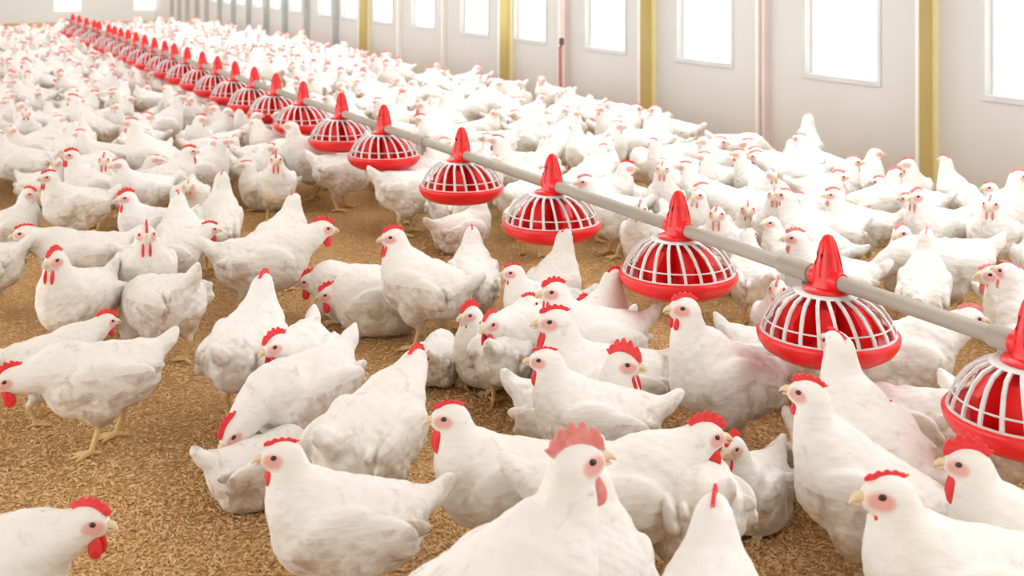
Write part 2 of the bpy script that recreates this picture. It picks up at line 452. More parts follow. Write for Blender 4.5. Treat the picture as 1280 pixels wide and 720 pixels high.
class SDF:
    def __init__(s, lo, hi, h):
        s.lo = np.array(lo, float); s.h = h
        n = np.ceil((np.array(hi) - s.lo) / h).astype(int) + 1
        s.n = n; s.F = np.full(tuple(n), 1.0, np.float32)
        s.ax = [s.lo[i] + h*np.arange(n[i]) for i in range(3)]
    def _reg(s, lo, hi):
        i0 = np.clip(np.floor((np.array(lo) - s.lo)/s.h).astype(int), 0, s.n-1); i1 = np.clip(np.ceil((np.array(hi) - s.lo)/s.h).astype(int)+1, 1, s.n)
        sl = tuple(slice(a, c) for a, c in zip(i0, i1))
        P = np.stack(np.meshgrid(*[s.ax[k][sl[k]] for k in range(3)], indexing='ij'), -1).astype(np.float32)
        return sl, P
    def _mix(s, sl, d, k):
        f = s.F[sl]
        if k <= 0: s.F[sl] = np.minimum(f, d); return
        hh = np.clip(.5 + .5*(f - d)/k, 0, 1)
        s.F[sl] = f + (d - f)*hh - k*hh*(1-hh)
    def ell(s, c, r, R=None, k=.02):
        c = np.array(c, float); r = np.array(r, float); m = r.max() + k*1.5 + .012
        sl, P = s._reg(c-m, c+m)
        if P.size == 0: return
        p = P - c
        if R is not None: p = p @ R
        k0 = np.sqrt(((p/r)**2).sum(-1)) + 1e-6; k1 = np.sqrt(((p/(r*r))**2).sum(-1)) + 1e-6
        s._mix(sl, k0*(k0-1)/k1, k)
    def cap(s, a, b_, ra, rb, k=.01):
        a = np.array(a, float); b_ = np.array(b_, float); m = max(ra, rb) + k*1.5 + .012
        sl, P = s._reg(np.minimum(a,b_)-m, np.maximum(a,b_)+m)
        if P.size == 0: return
        ab = b_ - a; t = np.clip(((P-a) @ ab) / (ab@ab + 1e-9), 0, 1)
        d = np.sqrt(((P - a - t[...,None]*ab)**2).sum(-1)) - (ra + (rb-ra)*t)
        s._mix(sl, d, k)

def bez(P0, P1, P2, P3, n):
    o = []
    for i in range(n+1):
        t = i/n; o.append((1-t)**3*P0 + 3*(1-t)**2*t*P1 + 3*(1-t)*t*t*P2 + t**3*P3)
    return o

POSES = {
 # head centre, head yaw, head pitch, approach of the neck (offset of last control point), body pitch, sitting, stride
 'up':    dict(h=(.128,0,.335), hp=0,  ap=(-.010,0,-.075), bp=8,  st=.0),
 'upL':   dict(h=(.120,.012,.335), hy=55, hp=0, ap=(-.010,0,-.075), bp=8, st=.02),
 'upR':   dict(h=(.120,-.012,.335), hy=-55, hp=0, ap=(-.010,0,-.075), bp=8, st=.02),
 'tall':  dict(h=(.120,0,.375), hp=8,  ap=(-.004,0,-.10), bp=20, st=.01),
 'fwd':   dict(h=(.200,0,.285), hp=-5, ap=(-.055,0,-.035), bp=2,  st=.05),
 'fwdL':  dict(h=(.190,.03,.285), hy=40, hp=-10, ap=(-.05,-.01,-.04), bp=2, st=-.04),
 'fwdR':  dict(h=(.190,-.03,.285), hy=-40, hp=-10, ap=(-.05,.01,-.04), bp=2, st=.04),
 'low':   dict(h=(.235,0,.160), hp=-35, ap=(-.05,0,.045), bp=-6, st=.03),
 'mid':   dict(h=(.225,0,.218), hp=-20, ap=(-.06,0,.0), bp=0, st=.04),
 'peck':  dict(h=(.205,0,.062), hp=-62, ap=(-.015,0,.075), bp=-16, st=.03),
 'sit':   dict(h=(.115,0,.250), hp=0,  ap=(-.010,0,-.06), bp=4, sit=1),
 'sitL':  dict(h=(.110,.01,.250), hy=60, hp=-5, ap=(-.010,0,-.06), bp=4, sit=1),
 'sitR':  dict(h=(.110,-.01,.250), hy=-60, hp=-5, ap=(-.010,0,-.06), bp=4, sit=1),
 'sitlow':dict(h=(.165,0,.135), hp=-10, ap=(-.05,0,.01), bp=0, sit=1),
 'preenL':dict(h=(.055,.105,.225), hy=150, hp=-35, ap=(.05,.01,.04), bp=6, st=.0),
 'preenR':dict(h=(.055,-.105,.225), hy=-150, hp=-35, ap=(.05,-.01,.04), bp=6, st=.0),
}
def build_body(pose, h):
    p = POSES[pose]
    sit = p.get('sit', 0); bp = p.get('bp', 0); st = p.get('st', 0)
    dz = -.088 if sit else 0.0
    piv = np.array((-.01, 0, .185 + dz)); B = rot(0, bp)
    def W(x, y, z): return piv + B @ (np.array((x, y, z)) - np.array((-.01, 0, .185)))
    H = np.array(p['h'], float); HR = rot(p.get('hy', 0), p.get('hp', 0))
    f = SDF((-.27, -.17, -.008), (.33, .17, .45), h)
    # trunk
    f.ell(W(.003,0,.190), (.130,.093,.088), B, .03)
    f.ell(W(.072,0,.178), (.070,.081,.081), B, .035)
    f.ell(W(-.070,0,.183), (.078,.083,.075), B, .035)
    f.ell(W(-.095,0,.215), (.065,.050,.045), B @ rot(0,-30), .03)
    # tail: layered fan
    f.ell(W(-.142,0,.237), (.058,.030,.024), B @ rot(0,-36), .02)
    f.ell(W(-.168,0,.258), (.046,.016,.018), B @ rot(0,-46), .010)
    f.ell(W(-.165,.014,.250), (.044,.007,.018), B @ rot(10,-42), .004)
    f.ell(W(-.165,-.014,.250), (.044,.007,.018), B @ rot(-10,-42), .004)
    # thighs and fluff
    for s in (-1, 1):
        if sit:
            f.ell(W(.02,s*.058,.150), (.07,.036,.042), B, .02)
            f.ell((-.02,s*.045,.035), (.10,.045,.035), None, .03)
            for q in (-20, 0, 22):
                f.cap((.06,s*.05,.008), (.06+.045*math.cos(math.radians(q*s)), s*.05+.045*math.sin(math.radians(q)), .006), .007, .005, .003)
        else:
            lx = -.005 + s*st
            f.ell(W(-.005+s*st*.4, s*.050, .130), (.050,.038,.055), B @ rot(0, -10), .022)
            f.cap((lx*.6-.008, s*.046, .115), (lx-.022, s*.046, .072), .024, .010, .014)
            f.cap((lx-.022, s*.046, .074), (lx, s*.048, .014), .0085, .0070, .006)
            for q in (-32, 0, 32):
                a = math.radians(q)
                f.cap((lx, s*.048, .012), (lx+.024*math.cos(a), s*.048+.024*math.sin(a), .009), .0062, .0058, .004)
                f.cap((lx+.024*math.cos(a), s*.048+.024*math.sin(a), .009), (lx+.046*math.cos(a), s*.048+.046*math.sin(a), .005), .0058, .0045, .003)
            f.cap((lx, s*.048, .012), (lx-.026, s*.046, .006), .0055, .0045, .004)
    # neck
    P0 = W(.065,0,.205); P3 = H + HR @ np.array((-.016,0,-.012))
    P1 = P0 + B @ np.array((.055,0,.045)); P2 = P3 + np.array(p['ap'])
    ch = bez(P0, P1, P2, P3, 9)
    rr = [.068,.066,.062,.057,.051,.046,.042,.039,.036,.033]
    for i in range(9): f.cap(ch[i], ch[i+1], rr[i], rr[i+1], .022 if i < 3 else .012)
    # feathered cape where the neck meets the back
    f.ell((ch[1]+ch[2])/2 + np.array((-.03,0,.0)), (.06,.058,.045), B, .03)
    # head
    f.ell(H + HR@np.array((-.004,0,.002)), (.034,.0245,.027), HR, .012)
    f.ell(H + HR@np.array((.018,0,-.004)), (.020,.0165,.018), HR, .012)
    for s in (-1, 1): f.ell(H + HR@np.array((.004,s*.012,-.008)), (.018,.013,.014), HR, .006)
    # ruffled feather clumps
    X, Y, Z = np.meshgrid(*f.ax, indexing='ij')
    amp = np.clip((Z - .10*(0 if sit else 1)) / .05, 0, 1) * np.clip((np.sqrt((X-H[0])**2+(Y-H[1])**2+(Z-H[2])**2) - .05)/.06, 0, 1)
    nz = np.sin(X*62+np.sin(Y*48)*1.3)*np.sin(Y*71+Z*33+.7)*np.sin(Z*66-X*21) + .6*np.sin(X*130+Z*90)*np.sin(Y*141+1.3)*np.sin(Z*127+X*40)
    f.F += (amp * nz * .0030).astype(np.float32)
    # wings in three overlapping layers, creased edges
    for s in (-1, 1):
        f.ell(W(.022,s*.075,.205), (.072,.023,.052), B @ rot(s*5,-10, -s*8), .014)
        f.ell(W(-.035,s*.077,.197), (.088,.018,.044), B @ rot(s*-8,-6, -s*10), .006)
        f.ell(W(-.058,s*.073,.180), (.074,.015,.028), B @ rot(s*-12,-2, -s*10), .004)
        f.ell(W(-.098,s*.058,.205), (.056,.010,.020), B @ rot(s*-20,-16, 0), .005)
    V, Q = surface_nets(f.F, f.lo, h)
    # masks
    q = (V - H) @ HR
    face = np.clip(1 - np.sqrt(((q[:,0]-.015)/.022)**2 + ((q[:,2]+.001)/.015)**2), 0, 1)*3.0
    face = .85*np.clip(face, 0, 1) * np.clip((np.abs(q[:,1]) - .006)/.006, 0, 1) * (np.linalg.norm(V-H, axis=1) < .06)
    if sit: leg = ((V[:,2] < .013) & (V[:,0] > .07)).astype(float)
    else:
        leg = np.clip((.082 - V[:,2])/.008, 0, 1)
        leg *= (np.linalg.norm(V - H, axis=1) > .09)
        if pose in ('peck', 'low'): leg *= (V[:,0] < .10)
    zb = V[:,2] - (0 if sit else .06)
    dirt = np.clip(1 - zb/.13, 0, 1) * .9 + np.clip((-V[:,0]-.05)/.1, 0, 1)*.35
    dirt += .45*(np.abs(V[:,1]) > .068)*(V[:,2] < (.13 if sit else .215))
    dirt *= (V[:,2] < .26) * (1-face) * np.clip((np.linalg.norm(V-H, axis=1)-.05)/.05, 0, 1)
    return V, Q, np.stack([face, leg, dirt, np.ones(len(V))], 1), H, HR

def np_mesh(name, V, Q, paint, mats, mi=None):
    me = bpy.data.meshes.new(name)
    me.vertices.add(len(V)); me.vertices.foreach_set('co', V.astype(np.float32).ravel())
    k = Q.shape[1]
    me.loops.add(len(Q)*k); me.loops.foreach_set('vertex_index', Q.astype(np.int32).ravel())
    me.polygons.add(len(Q)); me.polygons.foreach_set('loop_start', (np.arange(len(Q))*k).astype(np.int32))
    for m in mats: me.materials.append(m)
    if mi is not None: me.polygons.foreach_set('material_index', mi.astype(np.int32))
    me.update(calc_edges=True); me.validate()
    me.polygons.foreach_set('use_smooth', np.ones(len(me.polygons), bool))
    if paint is not None:
        a = me.color_attributes.new('paint', 'FLOAT_COLOR', 'POINT'); a.data.foreach_set('color', paint.astype(np.float32).ravel())
    return me

# head parts, in the head's own frame
def comb_mesh(M_comb=M_comb):
    b = MB(); top = []; bot = []
    n = 26
    for i in range(n+1):
        t = i/n; x = .034 - .066*t
        base = .021 + .008*math.sin(math.pi*t) - .006*(1-t)
        env = (math.sin(math.pi*min(1, t*1.02+.06)))**.6
        tooth = abs(math.sin(math.pi*(t*5+.0)))**.8
        top.append((x - .010*t, base + .007 + env*(.010 + .017*tooth))); bot.append((x, base - .006))
    vs = []; fs = []
    for i in range(n+1):
        th = .0042; tt = .0018
        vs += [(bot[i][0], th, bot[i][1]), (bot[i][0], -th, bot[i][1]), (top[i][0], tt, top[i][1]), (top[i][0], -tt, top[i][1]),
               ((bot[i][0]+top[i][0])/2, th*.9, bot[i][1]*.55+top[i][1]*.45), ((bot[i][0]+top[i][0])/2, -th*.9, bot[i][1]*.55+top[i][1]*.45)]
    for i in range(n):
        a, c = i*6, (i+1)*6
        fs += [(a,c,c+4,a+4), (a+4,c+4,c+2,a+2), (a+2,c+2,c+3,a+3), (a+3,c+3,c+5,a+5), (a+5,c+5,c+1,a+1), (a+1,c+1,c,a)]
    fs += [(0,4,5,1),(4,2,3,5),(n*6,n*6+1,n*6+5,n*6+4),(n*6+4,n*6+5,n*6+3,n*6+2)]
    b.add(vs, fs)
    return b.mesh('comb', [M_comb], True, 60)
def blob(cx, cy, cz, rx, ry, rz, rings=8, seg=10, sharp=0.0, lean=0.0):
    vs = [(cx, cy, cz+rz)]; fs = []
    for i in range(1, rings):
        a = math.pi*i/rings; z = math.cos(a); r = math.sin(a) * (1 - sharp*z)
        for j in range(seg):
            q = 2*math.pi*j/seg; vs.append((cx + rx*r*math.cos(q) + lean*(1-z), cy + ry*r*math.sin(q), cz + rz*z))
    vs.append((cx + 2*lean, cy, cz-rz)); L_ = len(vs)-1
    for j in range(seg): fs.append((0, 1+j, 1+(j+1) % seg)); fs.append((L_, L_-seg+(j+1) % seg, L_-seg+j))
    for i in range(rings-2):
        for j in range(seg):
            k = (j+1) % seg; fs.append((1+i*seg+j, 1+(i+1)*seg+j, 1+(i+1)*seg+k, 1+i*seg+k))
    return vs, fs
def part_meshes(M_comb):
    o = {'comb': comb_mesh(M_comb)}
    for s, nm in ((1, 'wattleL'), (-1, 'wattleR')):
        b = MB(); b.add(*blob(.016, s*.011, -.034, .012, .0045, .020, sharp=.35, lean=.001)); o[nm] = b.mesh('wattle', [M_comb], True, 80)
        b = MB(); b.add(*blob(.012, s*.0205, .005, .0078, .0048, .0052, 6, 10)); o['eye%d' % s] = b.mesh('eye', [M_eye], True, 80)
    b = MB()
    b.tube([(.030,0,.000),(.042,0,.000),(.049,0,-.004),(.054,0,-.010)], [.0100,.0078,.0048,.0012], 10, flat=.85)
    b.tube([(.030,0,-.009),(.040,0,-.010),(.047,0,-.012)], [.007,.0055,.002], 8, flat=.6)
    o['beak'] = b.mesh('beak', [M_beak], True, 60)
    return o
PM = part_meshes(M_comb); PALE = part_meshes(M_combpale)
BODY = {}
def body(pose, lod):
    key = (pose, lod)
    if key not in BODY:
        V, Q, pt, H, HR = build_body(pose, {0: .0042, 1: .0075}[lod])
        BODY[key] = (np_mesh('chicken_body', V, Q, pt, [M_feather]), H, HR)
    return BODY[key]

PLACED = []     # (x, y, heading, scale, pose)
def discs(x, y, a, s, pose):
    c, q = math.cos(a), math.sin(a)
    o = [(x+.055*s*c, y+.055*s*q, .090*s), (x-.05*s*c, y-.05*s*q, .092*s), (x-.15*s*c, y-.15*s*q, .055*s)]
    h = POSES[pose]['h']
    o.append((x+(h[0]*c-h[1]*q)*s, y+(h[0]*q+h[1]*c)*s, .035*s))
    return o
def clash(x, y, a, s, pose, pad=0.0):
    D = discs(x, y, a, s, pose); w = 0
    if POSES[pose]['h'][2]*s > .235 and abs(x-PX) < .6 and pad >= 0 and abs(D[3][0]-PX) < .3:
        for fy in hubY: w = max(w, .215 - math.hypot(D[3][0]-PX, D[3][1]-fy))
    for (x2, y2, D2) in PLACED:
        if abs(x2-x) > .6 or abs(y2-y) > .6: continue
        for p in D:
            for r in D2: w = max(w, p[2]+r[2]+pad - math.hypot(p[0]-r[0], p[1]-r[1]))
    return w

POSEWORD = {'up':'upright','upL':'alert','upR':'alert','tall':'stretching','fwd':'walking','fwdL':'walking','fwdR':'walking','low':'stooping','mid':'stooping','peck':'pecking',
            'sit':'resting','sitL':'resting','sitR':'resting','sitlow':'crouching','preenL':'preening','preenR':'preening'}
def hen(x, y, a, pose, s=1.0, comb=1.0, wat=1.0, label=None, group='white chickens in the shed', lod=0, parts=3, pale=False):
    PM_ = PALE if pale else PM
    me, H, HR = body(pose, lod)
    o = obj('chicken', me, None, (x, y, 0)); o.rotation_euler.z = a; o.scale = (s, s, s)
    if label: o['label'] = label
    o['category'] = 'chicken'; o['group'] = group
    Mh = Matrix.Translation(Vector(H)) @ Matrix([list(r) for r in HR]).to_4x4()
    def add(nm, me2, sc=None, base=(0,0,0)):
        c = obj(nm, me2, o)
        m = Mh.copy()
        if sc is not None: m = m @ Matrix.Translation(base) @ Matrix.Diagonal((*sc, 1)) @ Matrix.Translation([-t for t in base])
        c.matrix_local = m
        return c
    add('comb', PM_['comb'], (min(1.12, .8+.2*comb), max(.6, comb)**.5, comb*.56), (0, 0, .0265))
    add('wattle', PM_['wattleL'], (wat, 1.1, wat*1.1), (.016, .011, -.016)); add('wattle', PM_['wattleR'], (wat, 1.1, wat*1.1), (.016, -.011, -.016))
    if parts >= 2: add('beak', PM_['beak'])
    if parts >= 3:
        add('eye', PM_['eye1']); add('eye', PM_['eye-1'])
    PLACED.append((x, y, discs(x, y, a, s, pose)))
    return o

def img_heading(x, y, deg): return math.atan2(y, x) - math.pi/2 + math.radians(deg)
CL = []
def settle(spot, pose, s, label, turn=1.0):
    # nudge the facing and size a little where two birds would stand in each other
    best = None
    for ds in (0, -.05, .05, -.1, .1, -.15, .15, -.2):
        for dt in (0, 7, -7, 14, -14, 21, -21, 28, -28):
            x, y, a = spot(s*(1+ds), dt*turn)
            w = clash(x, y, a, s*(1+ds), pose)
            c = max(0, w-.035)*9 + abs(dt)*.009 + abs(ds)*1.6
            if best is None or c < best[0]: best = (c, x, y, a, s*(1+ds), w)
    if best[5] > .05: CL.append((round(best[5], 3), label))
    return best[1:5]
def at_head(u, v, deg, pose, s=1.0, comb=1.0, wat=1.0, label=None, pale=False):
    h = POSES[pose]['h']
    def spot(sc, dt):
        x, y = ground(u, v, h[2]*sc)
        a = img_heading(x, y, deg+dt); c, q = math.cos(a), math.sin(a)
        return x - (h[0]*c - h[1]*q)*sc, y - (h[0]*q + h[1]*c)*sc, a
    x, y, a, s = settle(spot, pose, s, label)
    if x > PX+.25: pale = True; comb *= .75; wat *= .85  # window-side combs coloured paler, standing in for light washing them out
    elif y > 4.6: comb *= .8
    return hen(x, y, a, pose, s, comb, wat, label, pale=pale)
def at_ground(u, v, deg, pose, s=1.0, comb=1.0, wat=1.0, label=None):
    def spot(sc, dt):
        x, y = ground(u, v); return x, y, img_heading(x, y, deg+dt)
    x, y, a, s = settle(spot, pose, s, label)
    return hen(x, y, a, pose, s, comb, wat, label)

# birds read off the photo one by one: column and row of the head (or of the ground under the bird), facing, pose
at_head(113,652,335,'fwd',1.0,1.1,1.1,'red combed white chicken at the open bottom corner of the litter')
at_ground(-75,960,185,'fwd',.9,1,1,'white back cut off in the bottom corner beside the red combed chicken')
at_head(350,570,184,'up',1.02,.5,.9,'white chicken with small comb in profile, one crouching bird behind its breast')
at_head(560,522,192,'up',1.02,.6,1.3,'white chicken upright on bare litter with a large red drooping wattle')
at_head(724,578,18,'tall',1.22,1.75,1.1,'large white rooster with tall pink spiky comb at the bottom centre',True)
at_head(744,596,98,'up',1.0,.5,.6,'white chicken with its back turned, just behind the large rooster')
at_head(893,640,86,'up',1.1,.8,.8,'white chicken at the bottom edge seen from behind, pink comb over its nape')
at_ground(862,738,115,'low',1.0,1,1,'cream stained chicken with a ruffled wing sticking out, behind the nape')
at_head(883,545,20,'fwd',1.0,1.2,1,'white fluffy chicken with bright red comb, its tail toward the big combed bird')
at_head(915,560,243,'sit',.85,1.3,1.2,'white chicken with dark red face, pressed against the fluffy bird')
at_head(1106,618,205,'up',1.18,.5,.4,'white chicken with almost no comb at the bottom edge, dark eye')
at_head(1207,580,186,'up',1.08,1.5,1.3,'white chicken with broad red comb, under the feeder at the photo edge')
at_head(1008,492,172,'tall',1.05,.8,.7,'long slender white chicken standing with its pale pink comb toward the pan')
at_head(1108,524,325,'sit',.95,1.5,1.2,'white chicken with dark eye and thick red comb between two taller birds')
at_head(1196,512,350,'fwd',.95,.6,.6,'white chicken bowing its pale head beside the edge feeder')
at_ground(1143,628,150,'peck',1.0,1,1,'cream bodied chicken with hidden head behind the broad combed bird')
at_ground(1275,640,20,'low',1.0,1,1,'white chicken under the feeder cut off by the photo edge')
at_head(1045,430,128,'tall',.95,.3,.4,'white chicken stretching its neck up into the second feeder pan')
at_ground(952,512,15,'peck',.85,1,1,'white chicken pecking in the litter behind the long slender bird')
at_head(853,386,212,'tall',1.08,.8,.8,'white chicken standing alone with raised head below the third feeder pan')
at_head(782,455,338,'sit',1.12,1.8,1.3,'white chicken with the tallest bright comb in the middle group')
at_head(680,450,188,'up',.95,.4,1.1,'cream white chicken with hanging red wattle in profile, front of middle group')
at_head(612,405,238,'fwd',.98,.9,1.1,'white chicken with dark eye at the edge of the middle group, facing the litter')
at_head(586,394,215,'sit',.95,1.4,.6,'white chicken with upright red comb half hidden behind its neighbour')
at_ground(632,512,75,'fwdR',.92,.8,.8,'fluffy white rear of a chicken beside the dark eyed bird')
at_head(640,341,200,'up',1.0,.5,.6,'white chicken with tiny comb standing behind the middle group')
at_head(707,295,75,'tall',1.08,.3,.4,'white chicken stretching its neck up into the fourth feeder pan')
at_head(691,365,205,'up',.95,1.0,.8,'white chicken with narrow upright comb of the middle group')
at_head(692,402,192,'sit',1.08,.7,1.5,'white chicken with big round scarlet wattle of the middle group')
at_head(728,384,235,'sit',.95,1.1,1,'small faced pink chicken looking out from the back of the middle group')
at_head(768,347,72,'up',1.02,.7,.7,'white chicken seen from behind next to the third feeder pan')
at_head(490,297,146,'upL',1.08,.9,1.3,'white chicken walking on the litter with red face and wattles, seen side on')
at_head(386,352,176,'sitlow',1.05,1.2,1,'white chicken lying flat behind the resting cream one')
at_head(412,368,180,'sitlow',1.05,1.1,1.0,'cream white chicken resting flat on the litter with low head')
at_head(404,286,8,'fwd',1.12,1.0,1.0,'large white chicken in full side view with tail toward the near flock')
at_head(330,354,68,'up',1.05,.9,.9,'white chicken from behind standing over the stooping one')
at_head(343,432,285,'fwdR',1.0,1.2,1.2,'white chicken bowing toward the camera with red comb and wattle')
at_head(290,540,222,'low',1.05,1.1,1.1,'white chicken bending its red face to the litter, tail raised')
at_ground(322,628,20,'sitlow',.82,.4,.4,'small pale chicken crouching behind the profile bird')
at_head(520,452,62,'fwd',1.12,.8,1.0,'white chicken with ruffled stained rear seen from behind on open litter')
at_ground(547,478,80,'sitlow',.7,.8,.8,'small low chicken half hidden behind the ruffled one')
at_head(183,294,272,'up',1.1,1.2,1.2,'white chicken facing the camera with bright red face and bare breast patch')
at_head(67,326,236,'up',1.08,1.1,1.2,'white chicken with pink comb standing toward the camera on litter')
at_head(30,292,178,'fwd',1.05,.7,1.0,'white chicken stretching its long neck over the open litter')
at_head(12,474,186,'mid',1.02,1.1,1.2,'white chicken in side view with lowered red head and raised pointed tail')
at_head(133,402,22,'fwd',.86,1.1,.8,'white chicken with orange red comb from behind, near the edge')
at_ground(207,455,125,'peck',1.05,1,1,'white chicken pecking with its fluffy rump up')
at_ground(-22,398,160,'low',1.0,1,1,'rump of a chicken cut off by the photo edge')
at_head(262,287,12,'fwd',1.05,.9,1.0,'plump white chicken with small red comb facing the large side view bird')
at_head(157,248,205,'up',1.0,1.4,1.0,'white chicken with dark red comb in the near flock')
at_head(368,250,60,'up',1.0,.4,.4,'white chicken turned away behind the large side view bird')
at_head(590,292,92,'up',.95,.6,.6,'white chicken from behind under the fifth feeder pan')
at_ground(512,293,12,'low',1.1,1,1,'cream white chicken stooping below the sixth feeder pan')
at_head(345,200,268,'up',1.0,1.5,1.2,'white chicken with clustered red combs facing the camera')
at_ground(428,262,10,'low',1.05,1,1,'plump cream chicken with lowered head beyond the litter')
at_head(60,222,200,'up',1.0,.9,1.0,'white chicken with red face near the edge of the near flock')
at_head(38,243,20,'sitR',1.0,1.1,1.2,'white chicken with red cheek resting at the photo edge')
at_head(88,195,200,'tall',1.0,1.2,.9,'tall white chicken with dark red comb above the near flock')
at_head(130,200,265,'up',1.0,1.1,1.1,'white chicken with a narrow red face toward the camera')
at_head(222,248,100,'up',1.0,.8,.8,'white chicken turned away with pale pink comb over the litter edge')
at_head(237,190,20,'up',1.0,1.1,1.2,'white chicken with orange red face over the brown shaded birds')
at_head(278,222,75,'tall',1.0,.5,.5,'slim white chicken with raised neck over a big cream body')
# window side of the pipe
at_head(972,362,262,'up',1.0,1.3,1.2,'white chicken with dark pink face looking out between the second and third pan')
at_head(1213,398,25,'fwd',1.1,1.0,.8,'large white chicken beneath the pipe with dark red comb')
at_head(1090,338,185,'low',1.1,.9,1.2,'bright white chicken with low red face just behind the pipe')
at_head(1236,345,200,'fwd',1.05,.9,1.2,'bright white chicken with red wattle over the pipe coupling')
at_head(1125,292,240,'sit',1.1,1.0,1.2,'bright white chicken with rosy wattle resting in the lit flock')
at_head(1120,218,35,'up',.95,1.2,1.0,'white chicken with pink comb before the second yellow post')
at_head(1099,228,160,'fwd',.95,.9,.9,'white chicken raising its red face before the pale wall')
at_head(1145,246,232,'up',1.05,1.0,1.2,'white chicken at the foot of the yellow post')
at_head(1238,256,262,'up',1.05,.9,1.1,'white chicken with pale pink face near the wall window')
at_head(1275,222,10,'tall',1.05,1.0,1.0,'white chicken with bright comb cut off by the photo edge')
at_head(901,178,8,'fwd',1.0,.8,1.0,'white chicken walking alone along the foot of the wall')
at_head(945,196,170,'fwd',1.0,.9,.9,'white chicken lowering its pink face near the lone walker')
at_head(1000,174,150,'up',1.0,.9,.9,'white chicken with raised head against the pale wall')
at_head(1068,203,10,'up',1.0,.9,.9,'white chicken standing toward the yellow post with red beak')
at_head(818,138,172,'up',1.0,.8,.8,'white chicken in front of the yellow post facing its pair')
at_head(796,136,8,'up',1.0,1.0,.8,'white chicken left of the yellow post facing it'.replace('left of','beside'))
at_head(737,122,95,'up',.9,.6,.6,'small white chicken from behind close to the wall')
at_head(760,176,70,'up',1.0,.9,.8,'white chicken turned away with open back in the lit flock')
at_head(993,298,190,'up',1.0,1.1,1.1,'bright white chicken with red cheek above the pipe')
at_head(995,250,205,'up',1.0,.9,1.1,'bright white chicken with orange red face in the lit flock')
at_head(968,244,270,'tall',.95,1.0,1.0,'pale pink faced chicken with raised neck in the lit flock')
at_head(1040,244,200,'up',.95,1.1,1.0,'bright white chicken with pink comb near the bare brown strip')
at_head(1048,222,30,'up',1.0,1.0,1.0,'bright white chicken with rosy cheek and high head')
at_head(876,238,200,'fwd',1.0,1.1,1.0,'white chicken with pink face above the third feeder')
at_head(896,268,262,'up',1.0,1.0,1.3,'white chicken with long pink wattles above the pipe')
at_head(800,262,262,'up',.95,1.3,1.0,'white chicken with red speckled face above the pipe')
at_head(828,212,265,'tall',1.0,1.0,1.0,'white chicken with tall neck and narrow pink face')
at_head(730,228,200,'up',1.0,1.0,1.0,'white chicken with pink face seen just over the pipe')
at_head(935,262,270,'sit',1.05,.9,.9,'white chicken with closed pale face resting behind the pipe')

FLOCK_CODE = 1
# ------------------------------------------------------------------ fill the rest of the flock
def allowed(x, y, u, v):
    if x > WX-.42 or y > 21.5: return False
    if y < 1.2: return False
    if u < -70 or u > 1350 or v > 900: return False
    if x < PX+.12:                         # aisle side: dense beyond the open litter
        lim = 262 if u < 140 else (300 if u < 250 else (262 if u < 480 else 235))
        return v < lim
    # window side
    if x < PX+.45 and v > 330: return False
    if v > 430 and u < 1250: return False
    if 1080 < u < 1260 and v < 285: return False
    if 830 < u < 940 and v < 225: return False
    if x > WX-.75: return rnd.random() < .12
    return True
POOL = ['up']*6+['upL','upR']*5+['fwd','fwdL','fwdR']+['low','peck','tall','tall','tall','tall','sit','sitL','sitR','sitlow','sit','preenL','preenR']
cands = []
tries = 0
base_n = len(PLACED)
auto = []
while tries < 90000:
    tries += 1
    y = rnd.uniform(1.3, 21.5); x = rnd.uniform(max(-.3, .0), WX-.3)
    u, v, d = project(x, y, 0)
    if d < 1 or not allowed(x, y, u, v): continue
    pose = rnd.choice(POOL); a = rnd.uniform(0, 2*math.pi)
    s = rnd.uniform(.90, 1.08)
    if d > 7: pad = .01
    else: pad = .0
    if clash(x, y, a, s, pose, pad) > 0: continue
    PLACED.append((x, y, discs(x, y, a, s, pose)))
    auto.append((d, x, y, a, s, pose, rnd.uniform(.15, .7), rnd.uniform(.4, .85)))
auto.sort()
N_IND = 300 - base_n
ind, mass = auto[:N_IND], auto[N_IND:]
print('hand', base_n, 'auto', len(auto), 'individual', len(ind), 'mass', len(mass))
print('hand clashes', CL)
ranks = {}
for rec in sorted(ind + [(0, p[0], p[1]) for p in PLACED[:base_n]], key=lambda r: abs(r[1]-PX)):
    k = min(range(NF), key=lambda i: abs(hubY[i]-rec[2])); side = 'window' if rec[1] > PX else 'aisle'
    ranks.setdefault((k, side), []).append(rec)
lab = {}
for (k, side), rs in ranks.items():
    for j, r in enumerate(rs):
        if len(r) < 5: continue
        lab[id(r)] = '%s white chicken on the %s side of the %s feeder, %s out from the pipe' % (POSEWORD[r[5]], side, ORD[k], ORD[j])
save = list(PLACED)
for rec in ind:
    d, x, y, a, s, pose, cb, wt = rec
    hen(x, y, a, pose, s, cb, wt, lab[id(rec)], lod=0 if d < 5 else 1, parts=3 if d < 5.5 else 2, pale=rnd.random() < .72)
PLACED = save

